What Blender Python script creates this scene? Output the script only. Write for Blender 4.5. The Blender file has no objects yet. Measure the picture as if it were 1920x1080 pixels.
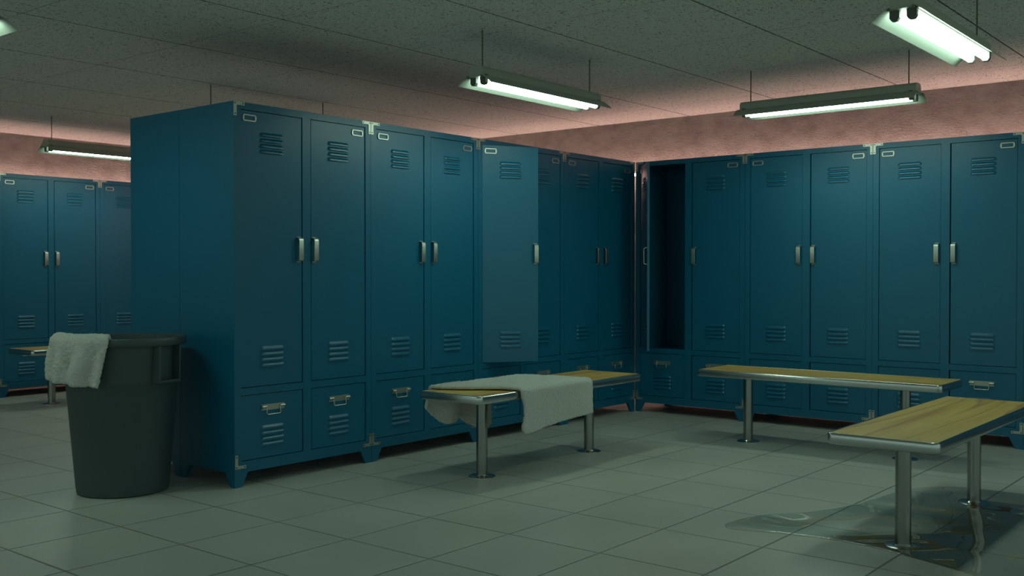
import bpy, bmesh, math, random
from mathutils import Vector, Matrix, noise

C = bpy.context.scene.collection
PI = math.pi
rnd = random.Random(4)

# ------------------------------------------------------------------ measures
W, D, H = 0.8605, 0.44, 1.80            # one double locker
XR = 3.456                              # front plane of the right row
YB, XB = 4.3435, 1.7458                 # front plane / joint of the back row
XW, YW, ZC = 4.046, 4.90, 2.195         # right wall, back wall, ceiling
X0, Y0 = -5.2, -6.6                     # open ends of floor and ceiling

# ------------------------------------------------------------------ materials
def new_mat(name):
    m = bpy.data.materials.new(name); m.use_nodes = True
    nt = m.node_tree; nt.nodes.clear()
    out = nt.nodes.new('ShaderNodeOutputMaterial')
    return m, nt, out

def principled(nt, out, col, rough=0.5, metal=0.0, spec=0.5):
    b = nt.nodes.new('ShaderNodeBsdfPrincipled')
    b.inputs['Base Color'].default_value = (*col, 1)
    b.inputs['Roughness'].default_value = rough
    b.inputs['Metallic'].default_value = metal
    b.inputs['Specular IOR Level'].default_value = spec
    nt.links.new(b.outputs[0], out.inputs[0])
    return b

def node(nt, t, **kw):
    n = nt.nodes.new(t)
    for k, v in kw.items():
        if k in n.inputs: n.inputs[k].default_value = v
        else: setattr(n, k, v)
    return n

def objcoord(nt):
    return nt.nodes.new('ShaderNodeTexCoord').outputs['Object']

def ramp(nt, fac, stops):
    r = nt.nodes.new('ShaderNodeValToRGB')
    e = r.color_ramp.elements
    while len(e) < len(stops): e.new(0.5)
    for i, (p, c) in enumerate(stops):
        e[i].position = p; e[i].color = (*c, 1)
    nt.links.new(fac, r.inputs[0])
    return r.outputs[0]

def math_node(nt, op, a, b):
    n = nt.nodes.new('ShaderNodeMath'); n.operation = op
    for i, v in enumerate((a, b)):
        if isinstance(v, (int, float)): n.inputs[i].default_value = v
        else: nt.links.new(v, n.inputs[i])
    return n.outputs[0]

def bump(nt, b, h, dist, strength=1.0):
    n = nt.nodes.new('ShaderNodeBump')
    n.inputs['Distance'].default_value = dist; n.inputs['Strength'].default_value = strength
    nt.links.new(h, n.inputs['Height']); nt.links.new(n.outputs[0], b.inputs['Normal'])
    return n

def simple(name, col, rough, metal=0.0, spec=0.5, nscale=None, ndist=0.0, rough_var=0.0):
    m, nt, out = new_mat(name)
    b = principled(nt, out, col, rough, metal, spec)
    if nscale:
        t = node(nt, 'ShaderNodeTexNoise', Scale=nscale, Detail=3.0)
        nt.links.new(objcoord(nt), t.inputs['Vector'])
        if ndist: bump(nt, b, t.outputs[0], ndist)
        if rough_var:
            mr = nt.nodes.new('ShaderNodeMapRange')
            mr.inputs['To Min'].default_value = rough - rough_var; mr.inputs['To Max'].default_value = rough + rough_var
            nt.links.new(t.outputs[0], mr.inputs[0]); nt.links.new(mr.outputs[0], b.inputs['Roughness'])
    return m

M = {}
M['blue'] = simple('blue_locker_paint', (0.001, 0.115, 0.213), 0.37, 0, 0.55, 9.0, 0.0, 0.04)
M['steel'] = simple('brushed_steel', (0.52, 0.52, 0.47), 0.42, 1.0, 0.5, 6.0, 0.0, 0.015)
M['pole'] = simple('polished_pole', (0.30, 0.315, 0.30), 0.22, 1.0, 0.5, 6.0, 0.0, 0.015)
M['chrome'] = simple('chrome', (0.52, 0.54, 0.54), 0.2, 1.0, 0.5, 6.0, 0.0, 0.015)
M['screw'] = simple('dark_screw', (0.03, 0.03, 0.03), 0.5, 0.6)
M['plastic'] = simple('grey_bin_plastic', (0.046, 0.073, 0.078), 0.5, 0, 0.5, 220.0, 0.0004)
M['fixture'] = simple('enamelled_fixture', (0.42, 0.44, 0.37), 0.45, 0, 0.4, 20.0, 0.0, 0.05)
M['inner'] = simple('grey_reflector_lining', (0.20, 0.22, 0.19), 0.5, 0, 0.3, 20.0, 0.0, 0.05)
M['socket'] = simple('dark_lamp_holder', (0.11, 0.12, 0.10), 0.5)
M['wire'] = simple('olive_wire', (0.14, 0.13, 0.07), 0.6)

def emission(name, col, strength):
    m, nt, out = new_mat(name)
    e = nt.nodes.new('ShaderNodeEmission')
    e.inputs[0].default_value = (*col, 1); e.inputs[1].default_value = strength
    nt.links.new(e.outputs[0], out.inputs[0])
    return m
M['tube'] = emission('fluorescent_glow', (0.68, 1.0, 0.79), 22.0)
M['warm'] = emission('warm_glow', (1.0, 0.57, 0.47), 32.0)

def floor_mat():
    m, nt, out = new_mat('floor_tiles')
    b = principled(nt, out, (0.42, 0.42, 0.39), 0.36, 0, 0.5)
    mp = node(nt, 'ShaderNodeMapping'); nt.links.new(objcoord(nt), mp.inputs[0])
    mp.inputs['Location'].default_value = (0.715 + 0.4405*20, 0.245 + 0.4215*20, 0)
    br = nt.nodes.new('ShaderNodeTexBrick'); br.offset = 0; br.squash = 1
    for k, v in (('Scale', 1.0), ('Mortar Size', 0.0022), ('Mortar Smooth', 0.35), ('Brick Width', 0.4405), ('Row Height', 0.4215), ('Bias', 0.0)):
        br.inputs[k].default_value = v
    br.inputs['Color1'].default_value = (0.52, 0.525, 0.485, 1); br.inputs['Color2'].default_value = (0.49, 0.50, 0.465, 1)
    br.inputs['Mortar'].default_value = (0.10, 0.11, 0.115, 1)
    nt.links.new(mp.outputs[0], br.inputs['Vector'])
    nz = node(nt, 'ShaderNodeTexNoise', Scale=2.2, Detail=5.0); nt.links.new(objcoord(nt), nz.inputs['Vector'])
    mx = nt.nodes.new('ShaderNodeMix'); mx.data_type = 'RGBA'; mx.blend_type = 'MULTIPLY'; mx.inputs[0].default_value = 1.0
    nt.links.new(br.outputs['Color'], mx.inputs[6])
    nt.links.new(ramp(nt, nz.outputs[0], [(0.3, (0.92, 0.92, 0.91)), (0.7, (1.04, 1.04, 1.03))]), mx.inputs[7])
    nt.links.new(mx.outputs[2], b.inputs['Base Color'])
    mr = nt.nodes.new('ShaderNodeMapRange'); mr.inputs['To Min'].default_value = 0.30; mr.inputs['To Max'].default_value = 0.42
    nt.links.new(nz.outputs[0], mr.inputs[0]); nt.links.new(mr.outputs[0], b.inputs['Roughness'])
    # wide mask gives each tile a softly rounded edge
    b2 = nt.nodes.new('ShaderNodeTexBrick'); b2.offset = 0; b2.squash = 1
    for k, v in (('Scale', 1.0), ('Mortar Size', 0.007), ('Mortar Smooth', 1.0), ('Brick Width', 0.4405), ('Row Height', 0.4215)):
        b2.inputs[k].default_value = v
    nt.links.new(mp.outputs[0], b2.inputs['Vector'])
    inv = math_node(nt, 'SUBTRACT', 1.0, b2.outputs['Fac'])
    bump(nt, b, inv, 0.0045)
    return m
M['floor'] = floor_mat()

def ceiling_mat():
    m, nt, out = new_mat('acoustic_ceiling_tiles')
    b = principled(nt, out, (0.5, 0.5, 0.47), 0.9, 0, 0.2)
    oc = objcoord(nt)
    sep = nt.nodes.new('ShaderNodeSeparateXYZ'); nt.links.new(oc, sep.inputs[0])
    rag = node(nt, 'ShaderNodeTexNoise', Scale=60.0, Detail=1.0); nt.links.new(oc, rag.inputs['Vector'])
    def seam_line(c, off, half, depth):
        # distance to the nearest joint of the 0.832 m grid, with a ragged edge
        f = math_node(nt, 'FRACT', math_node(nt, 'ADD', math_node(nt, 'MULTIPLY', c, 1/0.832), off/0.832 + 20.5), 0.0)
        d = math_node(nt, 'MULTIPLY', math_node(nt, 'ABSOLUTE', math_node(nt, 'SUBTRACT', f, 0.5), 0.0), 0.832)
        d = math_node(nt, 'SUBTRACT', d, math_node(nt, 'MULTIPLY', math_node(nt, 'SUBTRACT', rag.outputs[0], 0.5), 0.006))
        m_ = nt.nodes.new('ShaderNodeMapRange'); m_.inputs['From Min'].default_value = half; m_.inputs['From Max'].default_value = half*2.2
        m_.inputs['To Min'].default_value = depth; m_.inputs['To Max'].default_value = 0.0
        nt.links.new(d, m_.inputs[0]); return m_.outputs[0]
    joints = math_node(nt, 'MAXIMUM', seam_line(sep.outputs[1], 0.105, 0.0024, 1.0), seam_line(sep.outputs[0], -0.206, 0.0014, 0.5))
    # wobble the speckle coordinates so that the pits look torn, not round
    n1 = node(nt, 'ShaderNodeTexNoise', Scale=75.0, Detail=2.0, Roughness=0.6); nt.links.new(oc, n1.inputs['Vector'])
    pits = ramp(nt, n1.outputs[0], [(0.29, (0.0, 0.0, 0.0)), (0.41, (1, 1, 1))])
    n3 = node(nt, 'ShaderNodeTexNoise', Scale=190.0, Detail=1.0); nt.links.new(oc, n3.inputs['Vector'])
    fine = ramp(nt, n3.outputs[0], [(0.30, (0.35, 0.35, 0.35)), (0.47, (1, 1, 1))])
    mul = nt.nodes.new('ShaderNodeMix'); mul.data_type = 'RGBA'; mul.blend_type = 'MULTIPLY'; mul.inputs[0].default_value = 1.0
    nt.links.new(pits, mul.inputs[6]); nt.links.new(fine, mul.inputs[7])
    col = nt.nodes.new('ShaderNodeMix'); col.data_type = 'RGBA'
    nt.links.new(mul.outputs[2], col.inputs[0])
    col.inputs[6].default_value = (0.14, 0.145, 0.14, 1); col.inputs[7].default_value = (0.86, 0.88, 0.85, 1)
    seam = nt.nodes.new('ShaderNodeMix'); seam.data_type = 'RGBA'
    nt.links.new(joints, seam.inputs[0]); nt.links.new(col.outputs[2], seam.inputs[6])
    seam.inputs[7].default_value = (0.10, 0.10, 0.09, 1)
    nt.links.new(seam.outputs[2], b.inputs['Base Color'])
    h = math_node(nt, 'SUBTRACT', mul.outputs[2], joints)
    bump(nt, b, h, 0.0035)
    return m
M['ceiling'] = ceiling_mat()

def wall_mat():
    m, nt, out = new_mat('rough_stucco')
    b = principled(nt, out, (0.46, 0.40, 0.36), 0.85, 0, 0.25)
    oc = objcoord(nt)
    mp = node(nt, 'ShaderNodeMapping'); nt.links.new(oc, mp.inputs[0]); mp.inputs['Scale'].default_value = (1, 1, 1.7)
    n1 = node(nt, 'ShaderNodeTexNoise', Scale=46.0, Detail=6.0, Roughness=0.72, Distortion=0.2); nt.links.new(mp.outputs[0], n1.inputs['Vector'])
    n2 = node(nt, 'ShaderNodeTexNoise', Scale=7.0, Detail=6.0, Roughness=0.65); nt.links.new(mp.outputs[0], n2.inputs['Vector'])
    nt.links.new(ramp(nt, n2.outputs[0], [(0.30, (0.40, 0.355, 0.315)), (0.60, (0.57, 0.54, 0.50))]), b.inputs['Base Color'])
    bump(nt, b, n1.outputs[0], 0.036)
    return m
M['wall'] = wall_mat()

def wood_mat():
    m, nt, out = new_mat('varnished_wood')
    b = principled(nt, out, (0.6, 0.4, 0.13), 0.36, 0, 0.5)
    oc = objcoord(nt)
    info = nt.nodes.new('ShaderNodeObjectInfo')
    mp = node(nt, 'ShaderNodeMapping'); nt.links.new(oc, mp.inputs[0]); mp.inputs['Scale'].default_value = (0.6, 7.5, 7.5)
    off = nt.nodes.new('ShaderNodeVectorMath'); off.operation = 'ADD'
    cmb = nt.nodes.new('ShaderNodeCombineXYZ'); nt.links.new(math_node(nt, 'MULTIPLY', info.outputs['Random'], 37.0), cmb.inputs[0]); nt.links.new(math_node(nt, 'MULTIPLY', info.outputs['Random'], 11.0), cmb.inputs[1])
    nt.links.new(mp.outputs[0], off.inputs[0]); nt.links.new(cmb.outputs[0], off.inputs[1])
    n1 = node(nt, 'ShaderNodeTexNoise', Scale=1.0, Detail=2.5, Roughness=0.45, Distortion=0.6); nt.links.new(off.outputs[0], n1.inputs['Vector'])
    rings = math_node(nt, 'FRACT', math_node(nt, 'MULTIPLY', n1.outputs[0], 4.5), 0.0)
    c1 = ramp(nt, rings, [(0.0, (0.44, 0.215, 0.055)), (0.25, (0.63, 0.39, 0.085)), (0.8, (0.70, 0.475, 0.115)), (1.0, (0.50, 0.27, 0.065))])
    mp2 = node(nt, 'ShaderNodeMapping'); nt.links.new(oc, mp2.inputs[0]); mp2.inputs['Scale'].default_value = (4.0, 190.0, 60.0)
    n2 = node(nt, 'ShaderNodeTexNoise', Scale=1.0, Detail=2.0); nt.links.new(mp2.outputs[0], n2.inputs['Vector'])
    mx = nt.nodes.new('ShaderNodeMix'); mx.data_type = 'RGBA'; mx.blend_type = 'MULTIPLY'; mx.inputs[0].default_value = 1.0
    nt.links.new(c1, mx.inputs[6]); nt.links.new(ramp(nt, n2.outputs[0], [(0.3, (0.86, 0.84, 0.80)), (0.65, (1.04, 1.04, 1.04))]), mx.inputs[7])
    nt.links.new(mx.outputs[2], b.inputs['Base Color'])
    bump(nt, b, n2.outputs[0], 0.0002)
    return m
M['wood'] = wood_mat()

def towel_mat():
    m, nt, out = new_mat('white_terry_cloth')
    b = principled(nt, out, (0.72, 0.72, 0.68), 0.95, 0, 0.15)
    b.inputs['Sheen Weight'].default_value = 0.25; b.inputs['Sheen Roughness'].default_value = 0.5
    v = node(nt, 'ShaderNodeTexVoronoi', Scale=330.0); nt.links.new(objcoord(nt), v.inputs['Vector'])
    n = node(nt, 'ShaderNodeTexNoise', Scale=120.0, Detail=3.0); nt.links.new(objcoord(nt), n.inputs['Vector'])
    bump(nt, b, math_node(nt, 'SUBTRACT', n.outputs[0], v.outputs['Distance']), 0.004)
    return m
M['towel'] = towel_mat()

def water_mat():
    # a thin film: Fresnel reflection over a clear, faintly tinted see-through layer
    m, nt, out = new_mat('water_film')
    n = node(nt, 'ShaderNodeTexNoise', Scale=2.8, Detail=0.6, Roughness=0.3, Distortion=0.5); nt.links.new(objcoord(nt), n.inputs['Vector'])
    bp = nt.nodes.new('ShaderNodeBump'); bp.inputs['Distance'].default_value = 0.046; nt.links.new(n.outputs[0], bp.inputs['Height'])
    fr = node(nt, 'ShaderNodeFresnel', IOR=1.42); nt.links.new(bp.outputs[0], fr.inputs['Normal'])
    tr = nt.nodes.new('ShaderNodeBsdfTransparent'); tr.inputs[0].default_value = (0.96, 0.975, 0.98, 1)
    gl = nt.nodes.new('ShaderNodeBsdfGlossy'); gl.inputs['Roughness'].default_value = 0.0; gl.inputs[0].default_value = (1, 1, 1, 1)
    nt.links.new(bp.outputs[0], gl.inputs['Normal'])
    mx = nt.nodes.new('ShaderNodeMixShader')
    nt.links.new(fr.outputs[0], mx.inputs[0]); nt.links.new(tr.outputs[0], mx.inputs[1]); nt.links.new(gl.outputs[0], mx.inputs[2])
    nt.links.new(mx.outputs[0], out.inputs[0])
    return m
M['water'] = water_mat()

# ------------------------------------------------------------------ mesh helpers
class MB:
    """collects shapes and turns them into ONE mesh"""
    def __init__(self): self.bm = bmesh.new(); self.mi = 0
    def _faces(self, before):
        for f in self.bm.faces:
            if f.index == -1 or f.index >= before: pass
    def face(self, vs):
        try:
            f = self.bm.faces.new(vs); f.material_index = self.mi; return f
        except ValueError: return None
    def box(self, x0, x1, y0, y1, z0, z1):
        v = [self.bm.verts.new((x, y, z)) for x in (x0, x1) for y in (y0, y1) for z in (z0, z1)]
        for q in ((0, 1, 3, 2), (4, 6, 7, 5), (0, 4, 5, 1), (2, 3, 7, 6), (0, 2, 6, 4), (1, 5, 7, 3)):
            self.face([v[i] for i in q])
    def prism(self, poly, d, fn):
        """poly: 2-D outline; fn(u, v, w) -> xyz, extruded for w in d"""
        a = [self.bm.verts.new(fn(u, v, d[0])) for u, v in poly]; b = [self.bm.verts.new(fn(u, v, d[1])) for u, v in poly]
        n = len(poly)
        self.face(a[::-1]); self.face(b)
        for i in range(n): self.face([a[i], a[(i+1) % n], b[(i+1) % n], b[i]])
    def ring(self, outer, inner, d, fn):
        n = len(outer)
        L = [[self.bm.verts.new(fn(u, v, w)) for u, v in p] for p in (outer, inner) for w in d]
        o0, o1, i0, i1 = L
        for i in range(n):
            j = (i+1) % n
            self.face([o0[i], o0[j], o1[j], o1[i]]); self.face([i0[j], i0[i], i1[i], i1[j]])
            self.face([o1[i], o1[j], i1[j], i1[i]]); self.face([o0[j], o0[i], i0[i], i0[j]])
    def tube(self, pts, r, seg=12, cap=True):
        pts = [Vector(p) for p in pts]; rings = []
        up = None
        for i, p in enumerate(pts):
            t = (pts[min(i+1, len(pts)-1)] - pts[max(i-1, 0)]).normalized()
            if up is None:
                up = Vector((0, 0, 1)) if abs(t.z) < 0.9 else Vector((1, 0, 0))
            s = t.cross(up).normalized(); up = s.cross(t).normalized()
            rr = r[i] if isinstance(r, (list, tuple)) else r
            rings.append([self.bm.verts.new(p + rr*(math.cos(a)*s + math.sin(a)*up)) for a in [2*PI*k/seg for k in range(seg)]])
        for a, b in zip(rings, rings[1:]):
            for k in range(seg): self.face([a[k], a[(k+1) % seg], b[(k+1) % seg], b[k]])
        if cap: self.face(rings[0][::-1]); self.face(rings[-1])
    def lathe(self, prof, seg=64, close=False):
        rings = [[self.bm.verts.new((r*math.cos(2*PI*k/seg), r*math.sin(2*PI*k/seg), z)) for k in range(seg)] for r, z in prof]
        for a, b in zip(rings, rings[1:]):
            for k in range(seg): self.face([a[k], a[(k+1) % seg], b[(k+1) % seg], b[k]])
        if prof[0][0] > 0 and close: self.face(rings[0][::-1])
        if close: self.face(rings[-1])
    def grid(self, nu, nv, fn):
        g = [[self.bm.verts.new(fn(i/(nu-1), j/(nv-1))) for j in range(nv)] for i in range(nu)]
        for i in range(nu-1):
            for j in range(nv-1): self.face([g[i][j], g[i+1][j], g[i+1][j+1], g[i][j+1]])
        return g
    def mesh(self, name, mats, smooth=None, bevel=0.0, bevseg=2):
        bmesh.ops.recalc_face_normals(self.bm, faces=self.bm.faces[:])
        me = bpy.data.meshes.new(name); self.bm.to_mesh(me); self.bm.free()
        for m in (mats if isinstance(mats, (list, tuple)) else [mats]): me.materials.append(m)
        if smooth is not None:
            me.polygons.foreach_set('use_smooth', [True]*len(me.polygons))
            me.set_sharp_from_angle(angle=math.radians(smooth))
        me['bevel'] = bevel; me['bevseg'] = bevseg
        return me

def add(name, me, parent=None, loc=(0, 0, 0), rot=(0, 0, 0)):
    o = bpy.data.objects.new(name, me); C.objects.link(o)
    o.parent = parent; o.location = loc; o.rotation_euler = rot
    if me is not None and me.get('bevel', 0) > 0:
        b = o.modifiers.new('bevel', 'BEVEL'); b.width = me['bevel']; b.segments = me['bevseg']; b.limit_method = 'ANGLE'; b.angle_limit = math.radians(40)
        b.harden_normals = False
    return o

def thing(name, label, cat, loc=(0, 0, 0), rz=0.0, group=None):
    o = bpy.data.objects.new(name, None); C.objects.link(o)
    o.location = loc; o.rotation_euler = (0, 0, rz); o.empty_display_size = 0.1
    tag(o, label, cat, group)
    return o

def tag(o, label, cat, group=None):
    o['label'] = label; o['category'] = cat
    if group: o['group'] = group
    return o

def structure(name, me, loc=(0, 0, 0)):
    o = add(name, me, None, loc); o['kind'] = 'structure'
    return o

# ------------------------------------------------------------------ room shell
mb = MB(); mb.box(X0, XW, Y0, YW, -0.10, 0.0); structure('floor', mb.mesh('floor', M['floor']))
mb = MB(); mb.box(X0, XW, Y0, YW, ZC, ZC+0.10); structure('ceiling', mb.mesh('ceiling', M['ceiling']))
mb = MB(); mb.box(XW, XW+0.12, Y0, YW+0.12, -0.10, ZC+0.10); structure('wall_right', mb.mesh('wall_right', M['wall']))
mb = MB(); mb.box(X0, XW, YW, YW+0.12, -0.10, ZC+0.10); structure('wall_back', mb.mesh('wall_back', M['wall']))

# ------------------------------------------------------------------ lockers
T = 0.012
DX0, DX1, DX2, DX3 = 0.0375, 0.405, 0.4555, 0.823     # door openings
ZA, ZB, ZM0, ZM1, ZT = 0.068, 0.120, 0.429, 0.463, 1.767

def body_mesh():
    m = MB(); a, b = 0.0008, W - 0.0008
    m.box(a, a+T, 0.0, D, ZA, H); m.box(b-T, b, 0.0, D, ZA, H)
    m.box(a+T, b-T, D-T, D, ZA, H)
    m.box(a+T, b-T, 0.0, D-T, H-T, H); m.box(a+T, b-T, 0.0, D-T, ZA, ZA+T)
    m.box(a+T, b-T, 0.02, D-T, 0.440, 0.452)
    m.box(0.4245, 0.4365, 0.02, D-T, ZA+T, H-T)
    f = 0.020
    m.box(a+T, DX0, 0, f, ZA+T, H-T); m.box(DX3, b-T, 0, f, ZA+T, H-T); m.box(DX1, DX2, 0, f, ZA+T, H-T)
    for x0, x1 in ((DX0, DX1), (DX2, DX3)):
        m.box(x0, x1, 0, f, ZT, H-T); m.box(x0, x1, 0, f, ZM0, ZM1); m.box(x0, x1, 0, f, ZA+T, ZB)
    return m.mesh('locker_body', M['blue'])

def foot_mesh(sx, sy):
    """tapered corner foot, two flanges; origin at the unit's corner"""
    m = MB()
    p = [(0.0008, 0), (0.040, 0), (0.075, ZA), (0.0008, ZA)]
    q = [(T, 0), (0.036, 0), (0.072, ZA), (T, ZA)]
    m.prism(p if sx > 0 else [(-u, v) for u, v in p], (0, T*sy), lambda u, v, w: (u, w, v))
    m.prism(q if sy > 0 else [(-u, v) for u, v in q], (0.0008*sx, (0.0008+T)*sx), lambda u, v, w: (w, u, v))
    return m.mesh('locker_foot', M['blue'])

def louvers(m, xc, z0, pitch, y, n=4, half=0.071, hh=0.0185, dep=0.0100):
    """pressed hoods: bulging out from the sheet, open side down, rounded ends"""
    nu, nv = 26, 19
    for k in range(n):
        zb = z0 + k*pitch
        def f(u, v):
            x = (u*2-1)*half
            e = max(0.0, (abs(x) - (half-0.016))/0.016)
            s = math.sqrt(max(0.0, 1-e*e))
            if v <= 0.78:
                t = v/0.78; out = dep*(0.92*min(1.0, t/0.6) + 0.08*max(0.0, t-0.6)/0.4); z = zb + hh*(1-t)*(0.35+0.65*s) + hh*0.12*(1-s)
            else:
                t = (v-0.78)/0.22; out = dep*(1-t); z = zb + hh*0.10*t + hh*0.12*(1-s)
            return (xc + x, y - out*s + 0.0004, z)
        m.grid(nu, nv, f)

def door_mesh(side, z0, z1, vents):
    w = DX1-DX0; g = 0.0028; y0 = 0.0045
    s = 1 if side == 'L' else -1
    m = MB()
    x0, x1 = sorted((s*g, s*(w-(g if s > 0 else 0.0065))))
    m.box(x0, x1, y0, y0+0.016, z0+g, z1-g)
    for zv, pitch in vents: louvers(m, s*w/2, zv, pitch, y0)
    return m.mesh('locker_door', M['blue'], 35)

def handle_mesh():
    """strap pull: bent flat bar standing off the door"""
    m = MB(); L = 0.059; o = 0.024; hw = 0.0135; t = 0.0042
    path = [(-L, 0.0), (-L, o*0.55), (-L+0.003, o*0.86), (-L+0.012, o), (L-0.016, o), (L-0.006, o*0.84), (L-0.001, o*0.5), (L, 0.0)]
    inner = [(-L+t, 0.0), (-L+t, o*0.5), (-L+0.0055, o*0.70), (-L+0.013, o-t), (L-0.017, o-t), (L-0.0085, o*0.68), (L-t-0.001, o*0.45), (L-t, 0.0)]
    poly = path + inner[::-1]
    n = len(path)
    a = {}
    for k, x in enumerate((-hw, hw)):
        a[k] = [m.bm.verts.new((x, -q, z)) for z, q in path], [m.bm.verts.new((x, -q, z)) for z, q in inner]
    for i in range(n-1):
        m.face([a[0][0][i], a[0][0][i+1], a[1][0][i+1], a[1][0][i]]); m.face([a[0][1][i], a[0][1][i+1], a[1][1][i+1], a[1][1][i]])
        for k in (0, 1): m.face([a[k][0][i], a[k][0][i+1], a[k][1][i+1], a[k][1][i]])
    m.box(-hw*0.9, hw*0.9, -0.003, 0.0005, -L-0.005, -L+0.004); m.box(-hw*0.9, hw*0.9, -0.003, 0.0005, L-0.004, L+0.003)
    return m.mesh('door_handle', M['steel'], 40, 0.0010)

def card_mesh():
    m = MB(); a, b = 0.033, 0.0165
    o = [(-a, -b), (a, -b), (a+0.006, -b*0.45), (a+0.006, b*0.45), (a, b), (-a, b), (-a-0.006, b*0.45), (-a-0.006, -b*0.45)]
    i_, j = a-0.003, b-0.0068
    i = [(-i_, -j), (i_, -j), (i_, -j*0.4), (i_, j*0.4), (i_, j), (-i_, j), (-i_, j*0.4), (-i_, -j*0.4)]
    m.ring(o, i, (0.0005, -0.0052), lambda u, v, w: (u, w, v))
    return m.mesh('label_holder', M['steel'], 40, 0.0009)

def latch_mesh():
    """hasp plate with two hinge barrels and a hanging wire bail"""
    m = MB()
    m.box(-0.067, 0.067, -0.0035, 0.0005, -0.014, 0.014)
    for s in (-1, 1):
        m.tube([(s*0.040, -0.007, 0.002), (s*0.068, -0.007, 0.002)], 0.0068, 14)
        m.box(min(s*0.046, s*0.060), max(s*0.046, s*0.060), -0.009, 0.0, -0.011, 0.013)
        for zz in (-0.0085, 0.0105): m.tube([(s*0.064, -0.001, zz), (s*0.064, -0.0058, zz)], 0.0026, 10)
    pts = [(-0.040, -0.008, 0.0), (-0.040, -0.010, -0.010)]
    for k in range(7):
        a = PI + k*PI/12; pts.append((-0.033+0.007*math.cos(a), -0.012, -0.027+0.007*math.sin(a)))
    for k in range(7):
        a = 1.5*PI + k*PI/12; pts.append((0.033+0.007*math.cos(a), -0.012, -0.027+0.007*math.sin(a)))
    pts += [(0.040, -0.010, -0.010), (0.040, -0.008, 0.0)]
    m.tube(pts, 0.0024, 8)
    return m.mesh('hasp_latch', M['steel'], 45)

def bracket_mesh(sx, sz):
    """L-shaped corner plate with three screws; arms run from the corner inwards"""
    m = MB(); a, b, w = 0.061, 0.066, 0.0165
    p = [(0.001, 0.001), (a, 0.001), (a, w*0.95), (w+0.004, w*0.95), (w, w+0.005), (w, b), (0.001, b)]
    m.prism([(u*sx, v*sz) for u, v in p], (0.0003, -0.0030), lambda u, v, w_: (u, w_, v))
    m.mi = 1
    for u, v in ((0.0085, 0.0085), (a-0.009, 0.0085), (0.0085, b-0.009)):
        m.tube([(u*sx, -0.0022, v*sz), (u*sx, -0.0036, v*sz)], 0.0034, 10)
    return m.mesh('corner_bracket', [M['steel'], M['screw']], 30)

ME = {'body': body_mesh(), 'handle': handle_mesh(), 'card': card_mesh(), 'latch': latch_mesh()}
for s in 'LR':
    ME['door'+s] = door_mesh(s, ZM1, ZT, [(0.556, 0.0265), (1.5735, 0.0265)])
    ME['low'+s] = door_mesh(s, ZB, ZM0, [(0.178, 0.0265)])
for sx in (1, -1):
    for sy in (1, -1): ME['foot', sx, sy] = foot_mesh(sx, sy)
    for sz in (1, -1): ME['brk', sx, sz] = bracket_mesh(sx, sz)

def locker(label, loc, rz, group, open_left=0.0):
    t = thing('locker', label, 'locker', loc, rz, group)
    add('body', ME['body'], t)
    for sx, x in ((1, 0.0), (-1, W)):
        for sy, y in ((1, 0.0), (-1, D)): add('foot', ME['foot', sx, sy], t, (x, y, 0))
        for sz, z in ((1, 0.0865), (-1, H)): add('corner_bracket', ME['brk', sx, sz], t, (x+sx*0.0008, 0, z))
    w = DX1-DX0
    for s, hx, sg in (('L', DX0, 1), ('R', DX3, -1)):
        rot = (0, 0, -open_left) if s == 'L' else (0, 0, 0)
        d = add('door', ME['door'+s], t, (hx, 0, 0), rot)
        add('handle', ME['handle'], d, (sg*(w-0.0225), 0.0045, 1.119))
        add('label_holder', ME['card'], d, (sg*0.0545, 0.0045, 1.7305))
        q = add('lower_door', ME['low'+s], t, (hx, 0, 0))
        add('hasp_latch', ME['latch'], q, (sg*w/2, 0.0045, 0.361))
    return t

G = 'double lockers in the front row left of the corner'
locker('blue double locker at the near left end of the row, bin beside it', (0, 0, 0), 0, G)
locker('closed blue double locker second from the near left end of the row', (W, 0, 0), 0, G)
locker('blue double locker behind the bench with its left door swung open', (2*W, 0, 0), 0, G, math.radians(29))
locker('blue double locker just left of the corner gap, closed, last of its row', (3*W, 0, 0), 0, G)
G = 'double lockers along the right wall'
locker('blue double locker right of the corner with one open door showing a dark inside', (XR, 0, 0), -PI/2, G, math.radians(51))
locker('closed blue double locker in the middle of the right wall row, behind the bench', (XR, -W, 0), -PI/2, G)
locker('closed blue double locker at the right edge of the photo on the right wall', (XR, -2*W, 0), -PI/2, G)
locker('closed blue double locker on the right wall beyond the right edge of the photo', (XR, -3*W, 0), -PI/2, G)
locker('closed blue double locker on the right wall, second beyond the right edge of the photo', (XR, -4*W, 0), -PI/2, G)
G = 'double lockers against the far back wall'
locker('blue double locker on the far back wall just beyond the left edge of the photo', (XB-2*W, YB, 0), 0, G)
locker('blue double locker on the far back wall, second beyond the left edge of the photo', (XB-3*W, YB, 0), 0, G)
locker('blue double locker on the far back wall, whole behind the bin and far bench', (XB-W, YB, 0), 0, G)
locker('blue double locker on the far back wall partly hidden by the near locker side', (XB, YB, 0), 0, G)
locker('blue double locker on the far back wall fully behind the middle lockers', (XB+W, YB, 0), 0, G)
G = 'double lockers backing onto the front row'
back = ['blue locker backing onto the near left one, only its plain side seen',
        'blue locker of the hidden rear row, second from the bin',
        'blue locker of the hidden rear row, third from the bin',
        'blue locker of the hidden rear row, nearest the right wall']
for i, l in enumerate(back): locker(l, (W*(i+1), 2*D+0.002, 0), PI, G)

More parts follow.
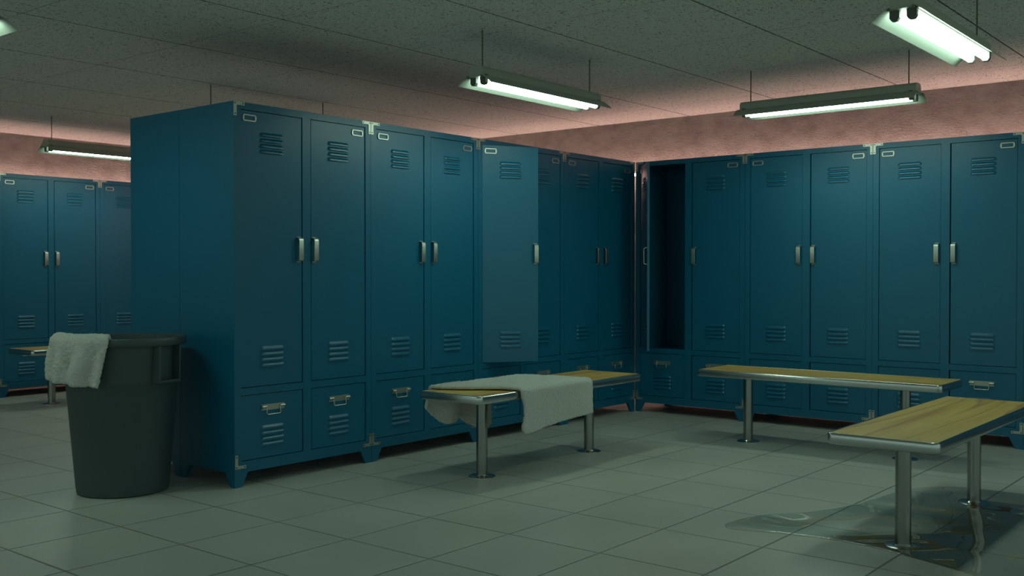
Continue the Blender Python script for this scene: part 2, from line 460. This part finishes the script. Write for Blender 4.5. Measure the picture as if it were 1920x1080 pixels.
# ------------------------------------------------------------------ benches
BL, BW, BT, BZ = 1.41, 0.395, 0.040, 0.430
def rrect(hx, hy, r, n=7):
    p = []
    for cx, cy, a0 in ((hx-r, hy-r, 0), (-hx+r, hy-r, PI/2), (-hx+r, -hy+r, PI), (hx-r, -hy+r, 1.5*PI)):
        for k in range(n+1):
            a = a0 + k*PI/2/n; p.append((cx+r*math.cos(a), cy+r*math.sin(a)))
    return p

def seat_mesh():
    m = MB(); m.prism(rrect(BL/2-0.0085, BW/2-0.0085, 0.020), (BZ-BT+0.004, BZ-0.0008), lambda u, v, w: (u, v, w))
    return m.mesh('bench_seat', M['wood'])
def trim_mesh():
    """chrome edge band with a rounded section, running round the seat"""
    m = MB()
    sec = [(0.010, BZ-0.002), (0.009, BZ+0.0008), (0.006, BZ+0.0012), (0.0028, BZ-0.0012), (0.0008, BZ-0.006), (0.0, BZ-0.012), (0.0, BZ-BT+0.012), (0.0010, BZ-BT+0.006), (0.0035, BZ-BT+0.0015), (0.008, BZ-BT), (0.010, BZ-BT+0.001)]
    loops = [[m.bm.verts.new((x, y, z)) for x, y in rrect(BL/2-i, BW/2-i, 0.028-i)] for i, z in sec]
    n = len(loops[0])
    for a, b in zip(loops, loops[1:]+loops[:1]):
        for k in range(n): m.face([a[k], a[(k+1) % n], b[(k+1) % n], b[k]])
    return m.mesh('bench_trim', M['chrome'], 60)
def leg_mesh():
    m = MB(); r = 0.028
    m.lathe([(r, 0.004), (r, BZ-BT+0.004)], 32, True)
    return m.mesh('bench_leg', M['pole'], 40)
def flange_mesh():
    m = MB(); m.lathe([(0.066, 0.0), (0.066, 0.003), (0.062, 0.0055), (0.034, 0.0065), (0.030, 0.012), (0.0282, 0.012)], 48, True)
    return m.mesh('bench_flange', M['chrome'], 40)
for k, f in (('seat', seat_mesh), ('trim', trim_mesh), ('leg', leg_mesh), ('flange', flange_mesh)): ME[k] = f()

def bench(label, x, y, rz):
    t = thing('bench', label, 'bench', (x, y, 0), rz, 'wood topped locker room benches')
    add('seat', ME['seat'], t); add('edge_trim', ME['trim'], t)
    for s in (-1, 1):
        l = add('leg', ME['leg'], t, (s*0.4595, 0, 0)); add('base_plate', ME['flange'], l)
    return t
bench('wooden bench with chrome rim and a white towel draped over it', 1.404, -0.702, 0)
bench('wooden bench with chrome rim standing along the right wall lockers', 2.737, -1.703, -PI/2)
bench('wooden bench with chrome rim nearest the viewer, over the puddle', 1.400, -2.747, 0)
bench('wooden bench far left, partly hidden behind the bin and its towel', 1.432, 3.668, 0)

# ------------------------------------------------------------------ hanging lights
LL = 1.04
def housing_mesh():
    m = MB(); p = [(-0.044, 1.957), (0.044, 1.957)]
    for k in range(9):
        a = k*PI/2/8; p.append((0.044-0.026+0.026*math.cos(a), 1.986+0.026*math.sin(a)))
    for k in range(9):
        a = PI/2 + k*PI/2/8; p.append((-0.044+0.026+0.026*math.cos(a), 1.986+0.026*math.sin(a)))
    m.prism(p, (-LL/2+0.012, LL/2-0.012), lambda u, v, w: (w, u, v))
    return m.mesh('light_housing', M['fixture'], 40)
def reflector_mesh():
    m = MB(); o = []; i = []
    for k in range(9):
        t = k/8; y = 0.043 + 0.063*t; z = 1.966 - 0.043*t**1.35
        o.append((y, z)); i.append((y-0.0012, z-0.0022))
    half = o + i[::-1]
    for s in (1, -1): m.prism([(s*u, v) for u, v in half], (-LL/2, LL/2), lambda u, v, w: (w, u, v))
    m.mi = 1                                        # lining of the underside
    lin = [(-y, z-0.0004) for y, z in i[::-1]] + [(-0.042, 1.9565), (0.042, 1.9565)] + [(y, z-0.0004) for y, z in i]
    a = [m.bm.verts.new((-LL/2+0.001, y, z)) for y, z in lin]; b = [m.bm.verts.new((LL/2-0.001, y, z)) for y, z in lin]
    for k in range(len(lin)-1): m.face([a[k], a[k+1], b[k+1], b[k]])
    return m.mesh('light_reflector', [M['fixture'], M['inner']], 40)
def tube_mesh():
    m = MB(); h = LL/2-0.048
    m.tube([(-h, 0, 0), (h, 0, 0)], 0.0155, 20)
    return m.mesh('fluorescent_tube', M['tube'], 40)
def holder_mesh():
    m = MB(); m.prism([(-0.018, 0.030), (-0.018, -0.008), (-0.010, -0.0195), (0.010, -0.0195), (0.018, -0.008), (0.018, 0.030)], (-0.011, 0.011), lambda u, v, w: (w, u, v))
    return m.mesh('lamp_holder', M['socket'], 30, 0.0015)
def hang_mesh():
    m = MB(); m.tube([(0, 0, 2.008), (0, 0, ZC)], 0.0034, 8); return m.mesh('hanging_wire', M['wire'], 40)
for k, f in (('hous', housing_mesh), ('refl', reflector_mesh), ('ftube', tube_mesh), ('hold', holder_mesh), ('hang', hang_mesh)): ME[k] = f()

def light(label, x, y, rz):
    t = thing('hanging_light', label, 'light', (x, y, 0), rz, 'hanging fluorescent lights')
    add('housing', ME['hous'], t); add('reflector', ME['refl'], t)
    for sy in (-1, 1):
        add('fluorescent_tube', ME['ftube'], t, (0, sy*0.031, 1.9395))
        for sx in (-1, 1): add('lamp_holder', ME['hold'], t, (sx*(LL/2-0.038), sy*0.031, 1.9395))
    for sx in (-1, 1): add('hanging_wire', ME['hang'], t, (sx*0.458, 0, 0))
    return t
light('lit twin-tube light hanging above the towel bench, in the middle', 1.410, -0.70, 0)
light('lit twin-tube light hanging before the right wall lockers', 2.730, -1.715, -PI/2)
light('brightest twin-tube light at the upper right, over the nearest bench', 1.405, -2.745, 0)
light('light behind the middle lockers with only its two wires showing', 1.430, 1.590, 0)
light('lit twin-tube light at the far left before the back wall', 1.435, 3.650, 0)
light('light cut off by the upper left edge of the photo', -1.138, 0.43, PI/2)

# ------------------------------------------------------------------ warm tubes behind the lockers
M['clip'] = simple('grey_clip', (0.3, 0.3, 0.29), 0.5)
def warm(label, p, L, rz, d):
    """a thin tube on wall clips, d metres off the wall (the wall lies along local +y)"""
    t = thing('tube_light', label, 'light', p, rz)
    m = MB(); m.tube([(0, 0, 0), (L, 0, 0)], 0.009, 12); add('glowing_tube', m.mesh('warm_tube', M['warm'], 40), t)
    m = MB(); m.box(-0.008, 0.008, -0.004, d, -0.015, -0.009); m.box(-0.008, 0.008, d-0.006, d, -0.03, 0.02)
    clip = m.mesh('tube_clip', M['clip'])
    n = max(2, round(L/1.1))
    for k in range(n): add('wall_clip', clip, t, (L*(k+0.5)/n, 0, 0))
    return t
warm('thin warm glowing tube behind the right wall lockers, glimpsed through the corner gap', (3.968, 4.70, 1.768), 8.0, -PI/2, XW-3.968)
warm('thin warm glowing tube hidden behind the back wall lockers', (-0.8, 4.842, 1.764), 4.65, 0, YW-4.842)

# ------------------------------------------------------------------ trash bin
BX, BY = -0.34, 0.38
t = thing('trash_bin', 'round grey plastic bin with a towel over its rim', 'bin', (BX, BY, 0), math.radians(-120))
m = MB()
m.lathe([(0.188, 0.0), (0.200, 0.006), (0.204, 0.030), (0.243, 0.498), (0.247, 0.504), (0.250, 0.520), (0.255, 0.670), (0.255, 0.674), (0.278, 0.676), (0.283, 0.684), (0.283, 0.703), (0.278, 0.711), (0.262, 0.712), (0.252, 0.706), (0.245, 0.66), (0.236, 0.50), (0.192, 0.03), (0.19, 0.018), (0.0005, 0.016)], 96)
m.bm.faces.new([v for v in m.bm.verts if abs(v.co.z) < 1e-6])
add('body', m.mesh('bin_body', M['plastic'], 40), t)
def grip_mesh():
    """lug handle: two tapering fins with a grip bar across their feet"""
    m = MB()
    for s in (-1, 1):
        p = [(0.250, 0.675), (0.287, 0.675), (0.286, 0.56), (0.282, 0.510), (0.240, 0.505)]
        m.prism(p, (s*0.062-0.0045, s*0.062+0.0045), lambda u, v, w: (u, w, v))
    m.prism([(0.246, 0.504), (0.286, 0.510), (0.287, 0.523), (0.250, 0.520)], (-0.066, 0.066), lambda u, v, w: (u, w, v))
    return m.mesh('bin_grip', M['plastic'], 30, 0.002)
g = grip_mesh()
add('handle', g, t, rot=(0, 0, math.radians(45))); add('handle', g, t, rot=(0, 0, math.radians(231)))

# ------------------------------------------------------------------ towels
def fluff(o, seed, amp):
    me = o.data
    nn = [v.normal.copy() for v in me.vertices]
    for v, vn in zip(me.vertices, nn):
        p = v.co*95 + Vector((seed, 0, 0)); q = v.co*310 + Vector((0, seed, 0))
        v.co += vn*(amp*noise.noise(p) + 0.8*amp*noise.noise(q))

def cloth(name, label, nu, nv, fn, th, seed, amp):
    m = MB(); g = m.grid(nu, nv, fn)
    # thickness: a second, offset sheet joined by a rounded rim
    bmesh.ops.recalc_face_normals(m.bm, faces=m.bm.faces[:]); m.bm.normal_update()
    top = [[v.co.copy() for v in r] for r in g]; nor = [[v.normal.copy() for v in r] for r in g]
    def cen(u, v): return fn(u, v)
    m2 = MB()
    def edge(i, j):
        d = min(i, nu-1-i, j, nv-1-j); return math.sqrt(max(0.0, 1-(1-min(1, d/4.0))**2))
    A = [[m2.bm.verts.new(top[i][j] + nor[i][j]*th/2*edge(i, j)) for j in range(nv)] for i in range(nu)]
    B = [[A[i][j] if edge(i, j) == 0 else m2.bm.verts.new(top[i][j] - nor[i][j]*th/2*edge(i, j)) for j in range(nv)] for i in range(nu)]
    for i in range(nu-1):
        for j in range(nv-1):
            m2.face([A[i][j], A[i+1][j], A[i+1][j+1], A[i][j+1]]); m2.face([B[i][j+1], B[i+1][j+1], B[i+1][j], B[i][j]])
    m.bm.free()
    o = add(name, m2.mesh(name, M['towel'], 180)); tag(o, label, 'towel')
    fluff(o, seed, amp)
    return o

def lerp(a, b, t): return a + (b-a)*t
def sstep(t): t = max(0.0, min(1.0, t)); return t*t*(3-2*t)

def pathpoint(t, yf, yn, zt, lf, ln, r=0.022):
    """section over the bench: far hang (t=0 bottom) - far edge - top - near edge - near hang; returns y, z, part"""
    top = yf-yn
    seg = [lf, PI/2*r, top, PI/2*r, ln]; tot = sum(seg); s = t*tot
    if s < seg[0]: return yf+r, zt-r-(seg[0]-s), -(seg[0]-s)
    s -= seg[0]
    if s < seg[1]:
        a = s/r; return yf+r*math.cos(a), zt-r+r*math.sin(a), 0
    s -= seg[1]
    if s < seg[2]: return yf-s, zt, 0
    s -= seg[2]
    if s < seg[3]:
        a = s/r; return yn-r*math.sin(a), zt-r+r*math.cos(a), 0
    s -= seg[3]
    return yn-r, zt-r-s, s

def bench_towel(u, v):
    # u along the bench, v across it (0 = far hem, 1 = near hem)
    lf = 0.185 - 0.09*(1-sstep(u*4.0)) - 0.030*math.exp(-((u-0.44)/0.10)**2) + 0.05*sstep((u-0.45)*3)
    ln = 0.188 + 0.012*math.cos(u*3.0) - 0.02*u
    zt = BZ + 0.0125
    y, z, part = pathpoint(v, -0.507, -0.897, zt, lf, ln, 0.020)
    xl = lerp(0.79, 0.985, sstep((v-0.18)/0.5)); xr = lerp(1.46, 1.585, sstep((v-0.18)/0.5))
    if part > 0:
        k = part/0.19; xl -= 0.028*k*k; xr -= 0.02*k
        xl += 0.02*math.sin(k*PI)
        y -= 0.012*k*math.sin(u*7+1.2) + 0.006*k
        c = max(0.0, k-0.82)/0.18                       # rounded hem corners
        xl += 0.03*c*c*(1-u); xr -= 0.03*c*c
    if part < 0:
        k = -part/0.2; y += sstep(k*2)*(0.030*math.sin(u*14.0+0.2) + 0.018)
        xl += 0.02*k*k; xr -= 0.14*sstep(k*1.6)
    x = lerp(xl, xr, u)
    z += 0.003*noise.noise(Vector((x*9, y*9, 3.1))) if part == 0 else 0.0
    y += 0.004*noise.noise(Vector((x*12, z*12, 7.7)))
    return (x, y, z)
cloth('towel', 'large white terry towel draped across the middle bench', 190, 250, bench_towel, 0.018, 3.0, 0.0030)

def bin_towel(u, v):
    # u round the rim (0 = right edge), v from the inside hem over the rim down the outside
    a = lerp(math.radians(11), math.radians(92), u)
    inn, out = 0.10, 0.172
    r0, zt, rr = 0.267, 0.727, 0.030
    s = v*(inn + PI*rr + out)
    if s < inn: r, z, k = r0-rr-0.02*(inn-s)/inn, zt-rr-(inn-s), 0
    elif s < inn+PI*rr:
        b = (s-inn)/rr; r, z, k = r0-rr*math.cos(b), zt-rr+rr*math.sin(b), 0
    else:
        d = s-inn-PI*rr; k = d/out; r, z = r0+rr, zt-rr-d
    r += k*0.004 + 0.015*sstep(k*1.6)*math.cos(u*2*PI*3.3+0.5)
    z += k*(-0.010+0.02*(u-0.5))
    a += math.radians(6)*k*(1-u) + math.radians(2)*k
    # angle measured from the direction of the viewer, growing to the left
    fx, fy = -0.5, -0.866; lx, ly = -0.866, 0.5
    dx, dy = math.cos(a)*fx + math.sin(a)*lx, math.cos(a)*fy + math.sin(a)*ly
    n = 0.004*noise.noise(Vector((u*5, v*6, 1.7)))
    return (BX + (r+n)*dx, BY + (r+n)*dy, z + n)
cloth('towel', 'small white terry towel hanging over the bin rim', 130, 110, bin_towel, 0.020, 9.0, 0.0032)

# ------------------------------------------------------------------ puddle
pts = [(0.80, -2.10), (0.87, -2.085), (1.045, -2.12), (1.248, -2.264), (1.497, -2.351), (1.75, -2.39), (1.95, -2.43), (2.09, -2.51), (2.165, -2.62), (2.18, -2.78),
       (2.17, -2.95), (2.05, -3.12), (1.80, -3.22), (1.50, -3.27), (1.15, -3.36), (0.85, -3.42), (0.66, -3.36), (0.66, -3.20), (0.735, -3.03), (0.80, -2.86), (0.85, -2.70), (0.868, -2.54), (0.84, -2.36), (0.80, -2.22), (0.775, -2.14)]
def catmull(p, n=8):
    out = []; L = len(p)
    for i in range(L):
        a, b, c, d = [Vector(p[(i+k-1) % L]) for k in range(4)]
        for k in range(n):
            t = k/n; out.append(0.5*((2*b) + (c-a)*t + (2*a-5*b+4*c-d)*t*t + (3*b-3*c+d-a)*t**3))
    return out
out = catmull(pts); n = len(out)
nrm = []
for i in range(n):
    d = (out[(i+1) % n] - out[i-1]).normalized(); nrm.append(Vector((d.y, -d.x)))
area = sum(out[i].x*out[(i+1) % n].y - out[(i+1) % n].x*out[i].y for i in range(n))
sg = -1 if area > 0 else 1
mb = MB(); rings = []
for d, h in ((0, 0.0003), (0.002, 0.0015), (0.005, 0.0027), (0.009, 0.0036), (0.014, 0.0042), (0.020, 0.0046), (0.028, 0.0047)):
    rings.append([mb.bm.verts.new((*(out[i] + sg*nrm[i]*d), h)) for i in range(n)])
for a, b in zip(rings, rings[1:]):
    for k in range(n): mb.face([a[k], a[(k+1) % n], b[(k+1) % n], b[k]])
mb.face(rings[-1])
o = add('water_puddle', mb.mesh('water_puddle', M['water'], 60)); tag(o, 'shallow clear water puddle on the floor tiles under the nearest bench', 'puddle')

# ------------------------------------------------------------------ camera, world, view
w = bpy.data.worlds.new('World'); bpy.context.scene.world = w; w.use_nodes = True
w.node_tree.nodes['Background'].inputs[0].default_value = (0.31, 0.44, 0.375, 1)
cam = bpy.data.cameras.new('camera'); co = bpy.data.objects.new('camera', cam); C.objects.link(co)
cam.sensor_width = 36.0; cam.lens = 1924.71*36/1920; cam.clip_start = 0.05
co.location = (-2.8719, -4.0068, 1.0066)
co.rotation_euler = (PI/2 - 0.0154, 0, 0.6843 - PI/2)
sc = bpy.context.scene; sc.camera = co
vs = sc.view_settings
vs.view_transform = 'Standard'; vs.look = 'None'; vs.exposure = 0.0; vs.gamma = 1.0; vs.use_curve_mapping = False
